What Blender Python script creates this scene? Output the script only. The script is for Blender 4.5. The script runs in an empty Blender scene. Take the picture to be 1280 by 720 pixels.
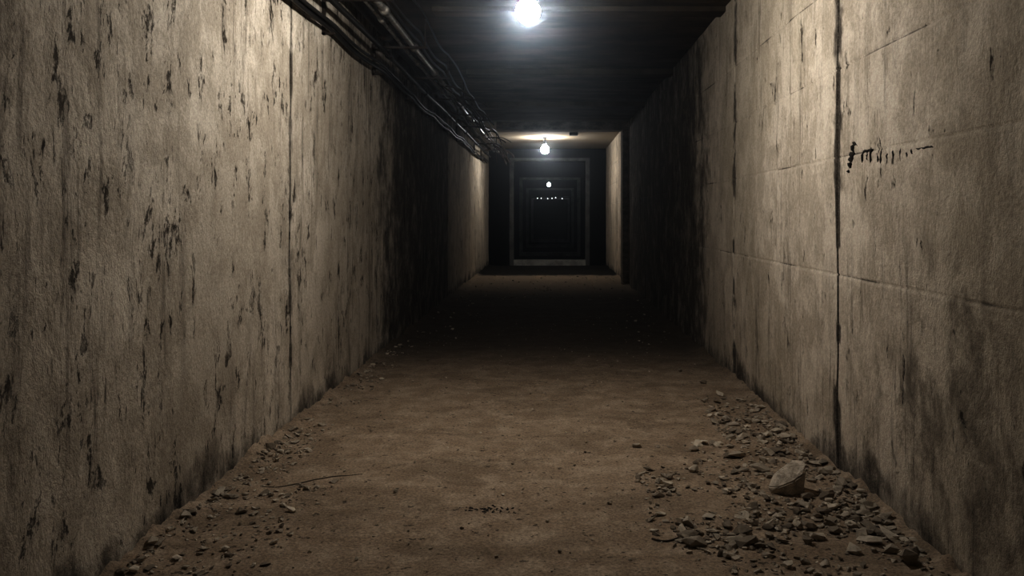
import bpy, bmesh, math, random
from mathutils import Vector, noise, Matrix
random.seed(7)
H=1.3; WL=-1.60; WR=1.48; CE=3.07; YB=-3.0; YE=21.0; YF=48.0
sc=bpy.context.scene
F=1000.0
def link(o,parent=None):
    sc.collection.objects.link(o)
    if parent: o.parent=parent
    return o
def new_mesh(name,bm,mats,smooth=False,parent=None):
    me=bpy.data.meshes.new(name); bm.to_mesh(me); bm.free()
    for m in (mats if isinstance(mats,(list,tuple)) else [mats]): me.materials.append(m)
    if smooth:
        for p in me.polygons: p.use_smooth=True
    return link(bpy.data.objects.new(name,me),parent)
def empty(name,loc=(0,0,0)):
    e=bpy.data.objects.new(name,None); e.location=loc; e.empty_display_size=.1
    return link(e)
def nz(x,y,z=0): return noise.noise(Vector((x,y,z)))
def sstep(a,b,x):
    t=max(0,min(1,(x-a)/(b-a))); return t*t*(3-2*t)
# ---------------- node helper
class N:
    def __init__(s,name):
        s.m=bpy.data.materials.new(name); s.m.use_nodes=True; s.t=s.m.node_tree; s.t.nodes.clear()
        s.out=s.t.nodes.new('ShaderNodeOutputMaterial'); s.b=s.t.nodes.new('ShaderNodeBsdfPrincipled')
        s.t.links.new(s.b.outputs[0],s.out.inputs[0])
        s.tc=s.t.nodes.new('ShaderNodeTexCoord'); s.obj=s.tc.outputs['Object']
        sp=s.t.nodes.new('ShaderNodeSeparateXYZ'); s.t.links.new(s.obj,sp.inputs[0]); s.X,s.Y,s.Z=sp.outputs
    def attr(s,name):
        a=s.t.nodes.new('ShaderNodeAttribute'); a.attribute_name=name
        sp=s.t.nodes.new('ShaderNodeSeparateColor'); s.t.links.new(a.outputs['Color'],sp.inputs[0])
        return sp.outputs[0],sp.outputs[1],sp.outputs[2]
    def put(s,sock,v):
        if isinstance(v,bpy.types.NodeSocket): s.t.links.new(v,sock)
        elif isinstance(v,tuple) and sock.type=='RGBA': sock.default_value=(*v[:3],1)
        else: sock.default_value=v
    def math(s,op,a,b=0.0,clamp=False):
        n=s.t.nodes.new('ShaderNodeMath'); n.operation=op; n.use_clamp=clamp; s.put(n.inputs[0],a); s.put(n.inputs[1],b); return n.outputs[0]
    def ramp(s,v,a,b,to0=0.0,to1=1.0):
        n=s.t.nodes.new('ShaderNodeMapRange'); n.interpolation_type='SMOOTHSTEP'
        for i,x in enumerate((v,a,b,to0,to1)): s.put(n.inputs[i],x)
        return n.outputs[0]
    def noise(s,sx,sy,sz,scale=1,detail=4,rough=.6,dist=0,off=0):
        mp=s.t.nodes.new('ShaderNodeMapping'); mp.inputs['Scale'].default_value=(sx,sy,sz); mp.inputs['Location'].default_value=(off,off*1.7,off*.6)
        s.t.links.new(s.obj,mp.inputs[0])
        n=s.t.nodes.new('ShaderNodeTexNoise'); n.inputs['Scale'].default_value=scale; n.inputs['Detail'].default_value=detail
        n.inputs['Roughness'].default_value=rough; n.inputs['Distortion'].default_value=dist
        s.t.links.new(mp.outputs[0],n.inputs['Vector']); return n.outputs[0]
    def mix(s,f,a,b,mode='MIX'):
        n=s.t.nodes.new('ShaderNodeMix'); n.data_type='RGBA'; n.blend_type=mode
        s.put(n.inputs[0],f); s.put(n.inputs[6],a); s.put(n.inputs[7],b); return n.outputs[2]
    def bump(s,h,strength,dist,prev=None):
        n=s.t.nodes.new('ShaderNodeBump'); n.inputs['Strength'].default_value=strength; n.inputs['Distance'].default_value=dist
        s.put(n.inputs['Height'],h)
        if prev: s.t.links.new(prev,n.inputs['Normal'])
        return n.outputs[0]
    def fin(s,col,rough=.9,normal=None,spec=.2,metal=0):
        s.put(s.b.inputs['Base Color'],col); s.put(s.b.inputs['Roughness'],rough); s.b.inputs['Specular IOR Level'].default_value=spec
        s.b.inputs['Metallic'].default_value=metal
        if normal: s.t.links.new(normal,s.b.inputs['Normal'])
        return s.m

def wall_mat(name,light,mid,chip=.6,off=0.0,streak=1.0,scr=.6):
    n=N(name); R,G,B=n.attr('dirt_and_shade')
    blot=n.noise(1,4.5,3.2,1,7,.75,.2,off+3)
    col=n.mix(R,mid,light)
    col=n.mix(n.ramp(blot,.40,.60,0,.5),col,(mid[0]*.58,mid[1]*.55,mid[2]*.5))
    st=n.noise(1,13,1.0,1,6,.72,.1,off+7)
    col=n.mix(n.math('MULTIPLY',n.ramp(st,.50,.68),n.math('MULTIPLY',G,.6*streak)),col,(.085,.066,.046))
    s2=n.noise(1,34,7,1,6,.78,.2,off+17)
    scm=n.math('MULTIPLY',n.ramp(s2,scr,scr+.05),n.ramp(G,.25,.75))
    col=n.mix(n.math('MULTIPLY',scm,.8),col,(.035,.026,.017))
    ch=n.noise(1,10.5,4.6,1,9,.76,.2,off+23)
    chg=n.ramp(ch,chip,chip+.04)
    chm=n.math('MULTIPLY',chg,n.ramp(blot,.42,.52))
    col=n.mix(n.math('MULTIPLY',chm,.88),col,(.045,.031,.018))
    fine=n.noise(1,1,1,60,5,.78,0,off)
    col=n.mix(.45,col,n.mix(n.ramp(fine,.32,.68),(.34,.34,.34),(.68,.68,.68)),'OVERLAY')
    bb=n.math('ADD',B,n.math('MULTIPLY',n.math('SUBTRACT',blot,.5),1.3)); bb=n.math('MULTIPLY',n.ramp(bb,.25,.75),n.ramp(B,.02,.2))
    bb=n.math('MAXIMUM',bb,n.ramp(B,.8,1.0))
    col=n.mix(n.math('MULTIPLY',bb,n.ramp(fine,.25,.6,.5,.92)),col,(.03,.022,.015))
    h=n.math('ADD',n.math('MULTIPLY',fine,.14),n.math('MULTIPLY',blot,1.0))
    h=n.math('SUBTRACT',h,n.math('MULTIPLY',chg,.4))
    return n.fin(col,.92,n.bump(h,.9,.028))

JL=[1.9,4.94,8.4,12.6,17.2]; JR=[0.9,4.1,6.42,9.6,13.0,17.6]
m_wl=wall_mat('concrete_left',(.57,.50,.405),(.45,.39,.31),.580,0,1.0,.595)
m_wr=wall_mat('concrete_right',(.62,.535,.43),(.50,.43,.335),.612,50,.9,.62)
def plain(name,c,ns=5):
    n=N(name); t=n.noise(1,2,2,ns,5,.7); return n.fin(n.mix(n.ramp(t,.35,.65),c,tuple(x*.5 for x in c)),.92,n.bump(t,.6,.02))
m_wx=plain('concrete_plain',(.25,.21,.16))

n=N('ceiling_concrete')
bd=n.noise(.8,3,1,1,6,.65,.1); bl=n.noise(1.5,1.5,1,1,5,.65)
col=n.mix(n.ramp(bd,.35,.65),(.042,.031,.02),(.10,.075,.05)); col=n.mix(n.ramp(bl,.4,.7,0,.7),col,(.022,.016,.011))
col=n.mix(n.ramp(n.Y,14.5,15.5,0,.8),col,(.38,.32,.24))  # same concrete, colour lightened to carry the mid bulb's glow
m_ceil=n.fin(col,.97,n.bump(bd,.5,.02),.03)

n=N('dirt_floor')
b=n.noise(1,1,1,6,6,.72); g=n.noise(1,1,1,80,4,.75); sw=n.noise(1.2,1.9,1,1.6,6,.66,.6,4)
col=n.mix(n.ramp(b,.3,.62),(.42,.335,.245),(.30,.228,.158))
col=n.mix(n.ramp(sw,.46,.64,0,.5),col,(.18,.135,.09))
col=n.mix(.65,col,n.mix(n.ramp(g,.3,.7),(.26,.26,.26),(.76,.76,.76)),'OVERLAY')
sp=n.noise(1,1,1,26,3,.6,0,9)
col=n.mix(n.ramp(sp,.64,.68,0,.75),col,(.05,.037,.025))
col=n.mix(n.ramp(sp,.28,.32,.6,0),col,(.45,.375,.28))
col=n.mix(n.ramp(n.Y,6.0,8.3,0,.78),col,(.045,.033,.022))  # lamp falloff painted into the floor colour between the bulbs
col=n.mix(n.ramp(n.Y,12.5,15,0,.8),col,(.33,.265,.195))  # painted dark stretch ends, floor lightened for the mid bulb's pool
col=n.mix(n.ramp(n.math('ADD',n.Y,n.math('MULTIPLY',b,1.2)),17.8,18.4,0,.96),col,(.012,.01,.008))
hh=n.math('ADD',n.math('MULTIPLY',b,.7),n.math('MULTIPLY',g,.14)); hh=n.math('ADD',hh,n.math('MULTIPLY',sw,.8))
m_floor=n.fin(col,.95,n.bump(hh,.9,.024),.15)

n=N('stone'); gi=n.t.nodes.new('ShaderNodeNewGeometry').outputs['Random Per Island']
sn=n.noise(1,1,1,25,5,.7); col=n.mix(gi,(.20,.16,.115),(.60,.52,.41)); col=n.mix(n.ramp(sn,.45,.7,0,.5),col,(.15,.118,.083))
m_stone=n.fin(col,.9,n.bump(sn,.7,.01))
def simple(name,c,r=.6,metal=0,ns=30,var=.5,spec=.3):
    n=N(name); t=n.noise(1,1,1,ns,4,.65)
    return n.fin(n.mix(n.ramp(t,.35,.7,0,var),c,tuple(x*.3 for x in c)),r,n.bump(t,.3,.004),spec,metal)
m_pipe=simple('weathered_steel',(.50,.46,.40),.34,.6,14,.9)
m_cable=simple('black_rubber',(.022,.019,.016),.45)
m_rust=simple('rusty_bracket',(.055,.04,.028),.7,.3)
m_dark=simple('dark_concrete',(.006,.005,.0042),.95,0,6,.5,.02)  # near-black concrete for end walls and passage
m_frame=simple('frame_paint',(.11,.105,.095),.7,0,4,.9)
m_sill=simple('sill_paint',(.36,.35,.32),.7,0,5,.7)
m_framef=simple('frame_paint_pale',(.20,.195,.18),.7,0,4,.8)
m_matte=simple('dark_matte',(.05,.038,.027),.85,0,70,.9)  # dark matte colour shared by wall graffiti and clods
m_twig=simple('dry_twig',(.09,.065,.042),.9)
m_sock=simple('bakelite',(.03,.028,.026),.4)
def emis(name,c,s):
    n=N(name); e=n.t.nodes.new('ShaderNodeEmission'); e.inputs[0].default_value=(*c,1); e.inputs[1].default_value=s
    n.t.links.new(e.outputs[0],n.out.inputs[0]); return n.m

# ---------------- geometry
def floor_h(x,y):
    h=.010*nz(x*1.3,y*1.1,3)+.007*nz(x*4,y*3,8)+.004*nz(x*11,y*10,1)
    dl=x-WL; dr=WR-x
    bl=max(0,(.11+.12*nz(0,y*1.7,5)+.05*nz(1,y*6,5))-dl); h+=bl*.30*(1+.9*nz(x*14,y*14,2))
    br=max(0,(.10+.11*nz(4,y*1.5,5)+.06*nz(3,y*6,5))-dr); h+=br*.22*(1+.9*nz(x*14,y*14,7))
    return h
def grid(us,vs,fn):
    bm=bmesh.new(); V=[[bm.verts.new(fn(u,v)) for v in vs] for u in us]
    for i in range(len(us)-1):
        for j in range(len(vs)-1): bm.faces.new((V[i][j],V[i+1][j],V[i+1][j+1],V[i][j+1]))
    return bm
def frange(a,b,n): return [a+(b-a)*i/n for i in range(n+1)]
ys=frange(YB,1.5,30)[:-1]+frange(1.5,9,250)[:-1]+frange(9,YE,160)
bm=grid(frange(WL-.06,WR+.06,110),ys,lambda x,y:(x,y,floor_h(x,y)))
bmesh.ops.reverse_faces(bm,faces=bm.faces)
new_mesh('floor',bm,m_floor,True)
def wsurf(y,z,X): return .010*nz(y*.8,z*.8,X)+.006*nz(y*2.5,z*2,X+4)+.003*nz(y*8,z*5,X+9)
def wall(name,X,sgn,joints,mat,hlines,edge_dark=False):
    yy=sorted(set([round(v,3) for v in ys]+[round(j+d,3) for j in joints for d in (-.045,-.03,-.02,-.014,-.009,.009,.014,.02,.03,.045)]))
    zz=sorted(set([round(v,3) for v in frange(-.08,CE+.02,90)]+[round(h+d,3) for h in hlines for d in (-.008,0,.008)]))
    def fn(y,z):
        d=wsurf(y,z,X)
        for j in joints:
            if abs(y-j)<.0095: d-=.02 if not edge_dark else .012
        for h in hlines:
            if abs(z-h)<.0005: d-=.006
        return (X+sgn*d,y,z)
    bm=grid(yy,zz,fn); bmesh.ops.recalc_face_normals(bm,faces=bm.faces)
    o=new_mesh(name,bm,mat,True); me=o.data
    ca=me.color_attributes.new('dirt_and_shade','FLOAT_COLOR','POINT')  # blue channel holds grime, joints and painted shade
    jk=.62 if edge_dark else 1
    for i,v in enumerate(me.vertices):
        y,z=v.co.y,v.co.z
        R=sstep(-.35,.35,nz(y*.9,z*.7,X)+.4*nz(y*3,z*1.2,X+2))
        G=sstep(-.30,.35,nz(y*1.0,z*.7,X+7)+.5*nz(y*3,z*.9,X+12)+.1)
        B=0
        for j in joints:
            a=abs(y-j)
            if a<.16:
                B=max(B,.75*jk*(1-sstep(.008,.13,a))*sstep(-.30,.30,nz(j*3,z*3.5,1)+.5*nz(y*20,z*12,2)))
                if a<.012: B=max(B,jk)
                elif a<.03: B=max(B,.95*jk*sstep(-.1,.25,nz(j*5,z*6,3)))
        for h in hlines: B=max(B,.68*(1-sstep(.001,.010,abs(z-h)))*sstep(-.1,.35,nz(y*1.7,h*5,4)+.05))
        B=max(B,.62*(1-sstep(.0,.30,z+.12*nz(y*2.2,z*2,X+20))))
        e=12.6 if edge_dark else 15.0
        if y<e: B=max(B,.68*sstep(6.4,8.7,y+.5*nz(y*2,z*.8,31)))  # lamp falloff put into the wall colour as a darker stretch
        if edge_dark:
            B=max(B,.52*(1-sstep(1.9,2.9,y+.3*nz(y*3,z*.7,9))))  # near end: dark stain, plus light falloff painted in
            B=max(B,.42*sstep(2.3,2.8,z))  # shade above the cables painted into the upper wall
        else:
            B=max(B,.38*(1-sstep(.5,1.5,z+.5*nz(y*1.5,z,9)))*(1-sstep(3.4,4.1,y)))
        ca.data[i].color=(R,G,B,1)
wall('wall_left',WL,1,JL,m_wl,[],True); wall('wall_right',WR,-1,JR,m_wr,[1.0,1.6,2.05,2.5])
def box(bm,a,b):
    vs=[bm.verts.new((x,y,z)) for x in (a[0],b[0]) for y in (a[1],b[1]) for z in (a[2],b[2])]
    for f in ((0,1,3,2),(4,6,7,5),(0,4,5,1),(2,3,7,6),(0,2,6,4),(1,5,7,3)): bm.faces.new([vs[i] for i in f])
def boxes(name,L,mat,bev=0,parent=None):
    bm=bmesh.new()
    for a,b in L: box(bm,a,b)
    bmesh.ops.recalc_face_normals(bm,faces=bm.faces); o=new_mesh(name,bm,mat,False,parent)
    if bev: md=o.modifiers.new('b','BEVEL'); md.width=bev
    return o
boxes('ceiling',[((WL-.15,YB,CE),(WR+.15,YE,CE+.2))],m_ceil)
boxes('wall_back',[((WL-.15,YB-.2,-.1),(WR+.15,YB,CE+.2))],m_wx)
for y0,d in ((6.75,.04),(9.6,.07),(12.4,.07)):
    boxes('ceiling_beam',[((-1.0,y0,CE-d),(WR+.02,y0+.22,CE+.01))],m_ceil,.01)
boxes('ceiling_beam',[((-1.0,15.0,CE-.15),(WR+.02,15.4,CE+.01))],m_wx,.012)
boxes('trim_1',[((WR-.11,15.0,-.05),(WR+.02,15.4,CE-.15))],m_wx,.012)
OX0,OX1,OZ=-1.05,1.05,H+1.52
def bulk(y,x0,x1,z,t=.2,name='wall_end'):
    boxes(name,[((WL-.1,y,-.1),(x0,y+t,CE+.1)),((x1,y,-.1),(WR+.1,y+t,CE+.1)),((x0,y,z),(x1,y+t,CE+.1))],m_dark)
def frame(y,x0,x1,z,w,s,mat,sill,name='doorway_frame'):
    a=y-.06;b=y+.22; e=empty(name,(0,y,0)); a-=y;b-=y
    boxes('jambs_and_head',[((x0,a,-.0),(x0+w,b,z)),((x1-w,a,-.0),(x1,b,z)),((x0+w,a,z-w*.7),(x1-w,b,z))],mat,0,e)
    boxes('sill',[((x0+w,a,-.0),(x1-w,b,s))],sill,0,e)
bulk(YE,OX0,OX1,OZ)
frame(YE,OX0,OX1,OZ,.11,.15,m_frame,m_sill)
for (y,x0,x1,z,m) in ((26,-.98,1.0,H+1.25,m_frame),(33,-.97,1.0,H+1.15,m_frame),(40,-.92,1.0,H+.9,m_framef)):
    bulk(y,x0,x1,z); frame(y,x0,x1,z,.10,.12,m,m)
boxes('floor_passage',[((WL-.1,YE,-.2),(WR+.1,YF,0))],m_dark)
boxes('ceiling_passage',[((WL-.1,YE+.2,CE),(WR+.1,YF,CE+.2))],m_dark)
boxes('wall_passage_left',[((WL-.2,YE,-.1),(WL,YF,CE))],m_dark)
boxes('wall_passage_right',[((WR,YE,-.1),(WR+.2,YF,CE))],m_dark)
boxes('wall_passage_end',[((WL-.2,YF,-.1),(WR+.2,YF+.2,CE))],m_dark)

def tube(bm,pts,r,seg=8,cap=True):
    pts=[Vector(p) for p in pts]; rings=[]
    for i,p in enumerate(pts):
        t=(pts[min(i+1,len(pts)-1)]-pts[max(i-1,0)]).normalized()
        up=Vector((0,0,1)) if abs(t.z)<.9 else Vector((1,0,0))
        s=t.cross(up).normalized(); u=s.cross(t)
        rr=r[i] if isinstance(r,list) else r
        rings.append([bm.verts.new(p+rr*(math.cos(a)*s+math.sin(a)*u)) for a in [2*math.pi*k/seg for k in range(seg)]])
    for a,b in zip(rings,rings[1:]):
        for k in range(seg): bm.faces.new((a[k],a[(k+1)%seg],b[(k+1)%seg],b[k]))
    if cap: bm.faces.new(rings[0][::-1]); bm.faces.new(rings[-1])
pb=empty('pipe_and_cable_run',(0,0,0))
def run(name,x,z,r,mat,y0=-2.9,y1=19.6,sag=0,wob=.01,couple=0):
    bm=bmesh.new(); P=[]
    for y in frange(y0,y1,int((y1-y0)/.12)):
        s=-sag*abs(math.sin(math.pi*(y/1.6+x*3)))
        P.append((x+wob*nz(y*.6,x*9,z),y,H+z+s+wob*nz(y*.7,z*7,x)))
    tube(bm,P,r)
    if couple:
        y=y0+1+random.random()
        while y<y1-.5:
            i=min(int((y-y0)/.12),len(P)-2); tube(bm,[P[i],Vector(P[i])+Vector((0,.09,0))],r*1.5,10); y+=couple
    new_mesh(name,bm,mat,True,pb)
run('cable_1',-1.53,1.31,.014,m_cable,sag=.02,wob=.03)
run('cable_2',-1.54,1.37,.011,m_cable,sag=.04,wob=.03)
run('cable_3',-1.50,1.34,.012,m_cable,sag=.02,wob=.04)
run('conduit_1',-1.46,1.45,.022,m_cable,couple=2.2)
run('conduit_2',-1.25,1.555,.026,m_pipe,couple=1.3)
run('conduit_3',-1.35,1.57,.018,m_pipe,couple=1.9)
run('pipe_1',-1.46,1.64,.05,m_rust,couple=3)
run('cable_4',-1.19,1.60,.011,m_cable,sag=.04,wob=.03)
run('cable_5',-1.15,1.64,.010,m_cable,sag=.05,wob=.03)
run('cable_6',-1.08,1.71,.009,m_cable,sag=.02,wob=.05)
L=[]; y=.8
while y<19.5:
    if not 14.9<y<15.5:
        L+=[((WL+.008,y-.015,H+1.505),(-1.10,y+.015,H+1.525)),((-1.125,y-.008,H+1.505),(-1.112,y+.008,CE-.002)),
            ((WL+.008,y-.012,H+1.27),(WL+.10,y+.012,H+1.283)),((WL+.008,y-.012,H+1.27),(WL+.032,y+.012,H+1.55))]
    y+=1.6
boxes('brackets',L,m_rust,0,pb)
bm=bmesh.new()
for k in range(34):
    y=random.choice([9.2,10.5,11.5,13,14.3,16,17,17.5,18.5,19.2,19.3,19.5])+random.uniform(-.3,.3); x=random.uniform(-1.3,-1.12); z=H+1.53
    p=Vector((x,y,z)); P=[p.copy()]; d=Vector((random.uniform(.1,1.3),random.uniform(-.6,.6),random.uniform(-.6,.5)))
    for i in range(7):
        d+=Vector((random.uniform(-.25,.25),random.uniform(-.3,.3),-.18)); p=p+d.normalized()*.06; P.append(p.copy())
    tube(bm,P,random.choice([.008,.012]),6)
new_mesh('loose_wires',bm,m_rust,True,pb)

def lathe(bm,prof,seg=28,c=(0,0,0)):
    R=[[bm.verts.new((c[0]+r*math.cos(2*math.pi*k/seg),c[1]+r*math.sin(2*math.pi*k/seg),c[2]+z)) for k in range(seg)] for r,z in prof]
    for a,b in zip(R,R[1:]):
        for k in range(seg): bm.faces.new((a[k],a[(k+1)%seg],b[(k+1)%seg],b[k]))
    bm.faces.new(R[0][::-1]); bm.faces.new(R[-1])
def bprof(s): 
    prof=[(.0006,-.05)]+[(.05*math.sin(a),-.05*math.cos(a)) for a in [math.pi*i/16 for i in range(1,13)]]+[(.029,.046),(.021,.058),(.016,.066)]
    return [(a*s,b*s) for a,b in prof]
def bulb(x,y,z,r,em,name='hanging_light_bulb',ceil=CE):
    e=empty(name,(x,y,z)); s=r/.05
    bm=bmesh.new(); lathe(bm,bprof(s),18); new_mesh('glass_globe',bm,em,True,e)
    bm=bmesh.new(); lathe(bm,[(.017*s,.062*s),(.024*s,.068*s),(.025*s,.105*s),(.019*s,.115*s),(.008*s,.13*s)],20); new_mesh('socket',bm,m_sock,False,e)
    bm=bmesh.new(); top=ceil-z; tube(bm,[(0,0,.12*s),(.004,0,top*.5+.05*s),(0,0,top)],.005*s); new_mesh('cord',bm,m_cable,True,e)
    bm=bmesh.new(); lathe(bm,[(.02,top-.035),(.045,top-.025),(.05,top)],20); new_mesh('ceiling_rose',bm,m_sock,False,e)
COOL=(.95,.97,1.0)
bulb(-.122,4.5,H+1.15,.068,emis('lit_glass_main',COOL,640))
bulb(-.108,18.0,H+1.49,.09,emis('lit_glass_mid',COOL,270))
bulb(-.03,30,H+1.17,.065,emis('lit_glass_far',COOL,65))
ll=empty('festoon_lamp_row',(0,39.7,0)); em=emis('lit_glass_row',COOL,4)
bm=bmesh.new(); tube(bm,[(-.91,0,H+.97),(0,0,H+.93),(.99,0,H+.97)],.012); new_mesh('wire',bm,m_cable,True,ll)
bm=bmesh.new()
for x in (-.6,-.42,-.1,.12,.3,.62): lathe(bm,[(a,-b) for a,b in bprof(.45)],10,(x,0,H+.93-.035+random.uniform(-.03,.02)))
bmesh.ops.recalc_face_normals(bm,faces=bm.faces)
new_mesh('lamps',bm,em,True,ll)
boxes('ceiling_junction_box',[((.42,16.9,CE-.06),(.6,17.08,CE))],m_frame,.008)

# ---------------- stones
def rock(bm,x,y,s,flat=.55,elong=1.0,tilt=0.3):
    pts=[]
    for i in range(random.randint(9,15)):
        v=Vector((random.gauss(0,1),random.gauss(0,1),random.gauss(0,1))).normalized()*random.uniform(.75,1)
        pts.append(Vector((v.x*elong,v.y*random.uniform(.75,1),v.z*flat))*s)
    M=Matrix.Rotation(random.uniform(0,6.28),3,'Z')@Matrix.Rotation(random.uniform(-tilt,tilt),3,'X')@Matrix.Rotation(random.uniform(-tilt,tilt),3,'Y')
    pts=[M@p for p in pts]; zm=min(p.z for p in pts)
    base=floor_h(x,y)-zm-.12*s
    vs=[bm.verts.new((p.x+x,p.y+y,p.z+base)) for p in pts]
    r=bmesh.ops.convex_hull(bm,input=vs)
    bad=[g for g in set(r['geom_interior']+r['geom_unused']) if isinstance(g,bmesh.types.BMVert)]
    bmesh.ops.delete(bm,geom=bad,context='VERTS')
def px(u,v):
    y=F*H/(v-270.0); return ((u-687)*y/F,y)
bx,by=px(984,612)
class Pool:
    def __init__(s): s.V=[]; s.Fc=[]
    def add(s,*a,**k):
        b=bmesh.new(); rock(b,*a,**k); o=len(s.V); b.verts.index_update()
        s.V+=[tuple(v.co) for v in b.verts]; s.Fc+=[[o+v.index for v in f.verts] for f in b.faces]; b.free()
    def done(s,name,mat):
        me=bpy.data.meshes.new(name); me.from_pydata(s.V,[],s.Fc); me.materials.append(mat); return link(bpy.data.objects.new(name,me))
P_=Pool()
cnt=0
while cnt<1900:
    y=random.triangular(2.5,5.8,3.2); w=random.random()**1.3*(1.0 if y<4.6 else .4)
    x=WR-.05-w
    if nz(x*2.2,y*2.2,12)+.45-w*.42<random.uniform(-.2,.35): continue
    if abs(x-bx)<.13 and abs(y-by)<.1: continue
    s=min(.042,.0072*(1/(random.random()+.03))**.57); P_.add(x,y,s,random.uniform(.35,.65),elong=random.uniform(1,1.7)); cnt+=1
for (u,v,s,fl) in ((867,590,.032,.7),(970,565,.05,.4),(1005,632,.037,.7),(1085,665,.042,.5),(928,590,.035,.4),(905,600,.025,.5),(1060,610,.035,.6),(940,608,.03,.5),
        (1135,705,.045,.8),(945,645,.03,.5),(975,640,.025,.5),(1100,640,.03,.6),(1030,640,.035,.5),(908,658,.03,.5),(960,695,.025,.5),(850,465,.03,.6),(880,480,.04,.4),(900,495,.04,.5),
        (1045,665,.035,.5),(1010,680,.03,.6),(1065,690,.035,.5),(1115,690,.035,.6),(985,660,.03,.5),(1040,590,.035,.5),(1015,575,.03,.5)):
    x,y=px(u,v); x=min(x,WR-.07); P_.add(x,y,s,fl,elong=1.35)
cnt=0
while cnt<950:
    y=random.uniform(2.5,8.0)if random.random()<.45 else random.uniform(2.5,4.8); w=random.random()**2*(.50 if y<3.9 else .22); x=WL+.06+w
    if y>4.2 and nz(y*2,3)<-.12: continue
    s=min(.033,.0065*(1/(random.random()+.04))**.5); P_.add(x,y,s,random.uniform(.35,.65),elong=random.uniform(1,1.5)); cnt+=1
for u,v,s in ((272,618,.038),(225,655,.033),(300,600,.03),(402,532,.035),(385,527,.025),(190,690,.035)):
    x,y=px(u,v); P_.add(max(x,WL+.06),y,s,.5)
for i in range(700):
    y=2.4+random.random()**1.3*8; x=random.uniform(WL+.2,WR-.2); P_.add(x,y,random.choice([.003,.004,.005,.006,.008,.011]),.65)
for u,v,s in ((495,615,.019),(353,632,.016),(828,585,.018),(762,630,.014),(641,580,.01),(640,518,.013),(820,645,.012),(352,660,.015),(560,560,.009),(700,690,.012),(445,700,.012)):
    x,y=px(u,v); P_.add(x,y,s,.7)
for i in range(320):
    y=random.uniform(8,17.5); x=random.uniform(WL+.1,WR-.1)
    if y<12 and abs(x)<.9: continue
    P_.add(x,y,random.choice([.01,.015,.02,.03]),.5)
P_.done('rubble',m_stone)
# broken concrete block: irregular tilted wedge
bm=bmesh.new(); x,y=bx,by
prof=[(-.09,-.04,0),(-.01,-.075,0),(.06,-.05,0),(.07,.04,0),(-.04,.06,0),(-.10,-.03,.03),(-.06,-.075,.045),(.01,-.08,.075),(.055,-.065,.10),(.085,-.03,.135),(.075,.02,.145),(.035,.04,.135),(-.02,.0,.112),(-.06,.03,.07)]
vs=[bm.verts.new((x+a,y+b,floor_h(x,y)-.005+c)) for a,b,c in prof]; r=bmesh.ops.convex_hull(bm,input=vs)
bad=[g for g in set(r['geom_interior']+r['geom_unused']) if isinstance(g,bmesh.types.BMVert)]
bmesh.ops.delete(bm,geom=bad,context='VERTS')
bmesh.ops.bevel(bm,geom=bm.edges[:],offset=.005,segments=2,affect='EDGES')
n=N('pale_block'); sn=n.noise(1,1,1,18,5,.7); m_block=n.fin(n.mix(n.ramp(sn,.42,.66,0,.75),(.58,.50,.40),(.26,.21,.155)),.9,n.bump(sn,1.0,.02))
new_mesh('broken_concrete_block',bm,m_block)
bm=bmesh.new(); P=[]
for i in range(15):
    t=i/14; u=328+t*125; v=608-9*t**2-7*t+2*math.sin(t*7); x,y=px(u,v); P.append((x,y,floor_h(x,y)+.001))
tube(bm,P,[.0015+.002*math.sin(3.1*i/14) for i in range(15)],6); new_mesh('twig',bm,m_twig,True)
bm=bmesh.new(); P=[]
for i in range(9):
    t=i/8; x,y=px(815+t*48,672+3*math.sin(t*5)); P.append((x,y,floor_h(x,y)+.003))
tube(bm,P,.004,6); new_mesh('twig',bm,m_twig,True)
Q=Pool()
for i in range(60):
    x,y=px(random.gauss(615,18),random.gauss(637,2)); Q.add(x,y,random.uniform(.003,.011),.3)
Q.done('dirt_clods',m_matte)
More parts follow.
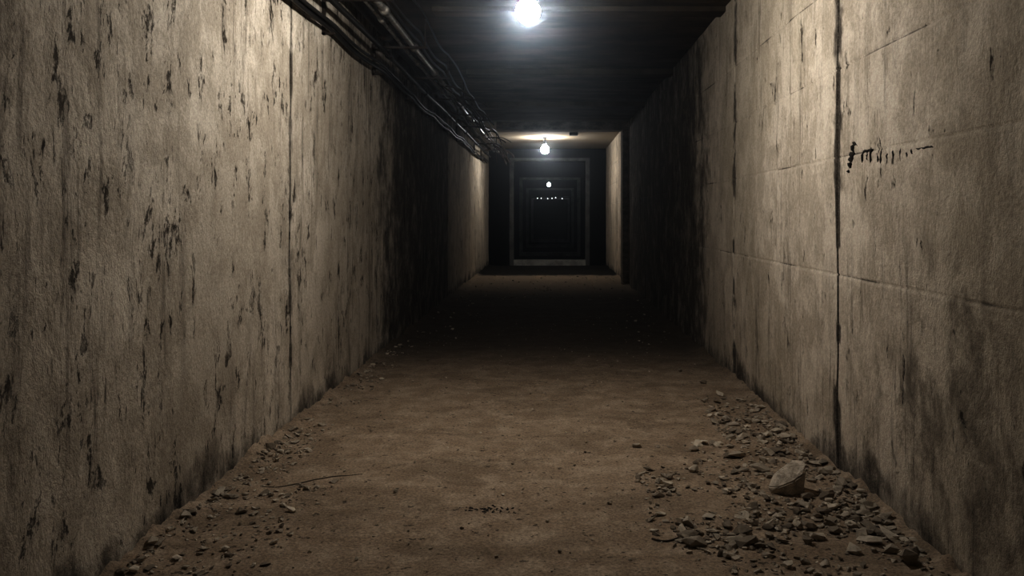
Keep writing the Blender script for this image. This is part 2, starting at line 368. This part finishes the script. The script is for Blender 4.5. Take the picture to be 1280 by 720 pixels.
# smudged, illegible graffiti strokes on the right wall
def wp(u,v):
    y=WR*F/(u-687); return (y,H-(v-270)*y/F)
bm=bmesh.new()
def stroke(uv,r):
    P=[]; uv2=[]
    for a,b in zip(uv,uv[1:]):
        for k in range(4): uv2.append((a[0]+(b[0]-a[0])*k/4,a[1]+(b[1]-a[1])*k/4))
    uv2.append(uv[-1])
    for u,v in uv2:
        y,z=wp(u+random.uniform(-.9,.9),v+random.uniform(-.9,.9)); P.append((WR-wsurf(y,z,WR)+r*.35,y,z))
    tube(bm,P,[r*random.uniform(.4,1.25)*(.4 if k in (0,len(P)-1) else 1) for k in range(len(P))],6)
stroke([(1069,176),(1068,190),(1065,204),(1062,217)],.020)
stroke([(1066,178),(1073,182)],.010)
for a,b,c,d,r in ((1080,184,1079,205,.010),(1085,190,1086,200,.008),(1091,183,1090,205,.010),(1097,190,1099,202,.008),(1103,186,1102,205,.008),(1110,191,1109,200,.007),(1117,187,1117,199,.007),(1126,186,1125,202,.006),(1134,190,1134,197,.005),(1140,186,1141,193,.005)):
    stroke([(a,b),(c,d)],r)
stroke([(1080,189),(1092,186)],.006); stroke([(1146,186),(1157,184),(1167,184)],.004)
new_mesh('wall_graffiti',bm,m_matte,True)

w=bpy.data.worlds.new('world'); sc.world=w; w.use_nodes=True
nt=w.node_tree; nt.nodes['Background'].inputs[0].default_value=(0,0,0,1); nt.nodes['Background'].inputs[1].default_value=0
vs_=nt.nodes.new('ShaderNodeVolumeScatter'); vs_.inputs['Density'].default_value=.0045; vs_.inputs['Anisotropy'].default_value=.91
vs_.inputs['Color'].default_value=(.88,.94,1,1)
nt.links.new(vs_.outputs[0],nt.nodes['World Output'].inputs['Volume'])
cd=bpy.data.cameras.new('camera'); cam=link(bpy.data.objects.new('camera',cd)); cam.location=(0,0,H); cam.rotation_euler=(math.radians(90),0,0)
cd.sensor_width=36; cd.lens=36*F/1280; cd.shift_x=-47/1280; cd.shift_y=-90/1280; cd.clip_start=.05
sc.camera=cam
sc.view_settings.view_transform='Standard'; sc.view_settings.look='None'; sc.view_settings.exposure=.32; sc.view_settings.gamma=.66
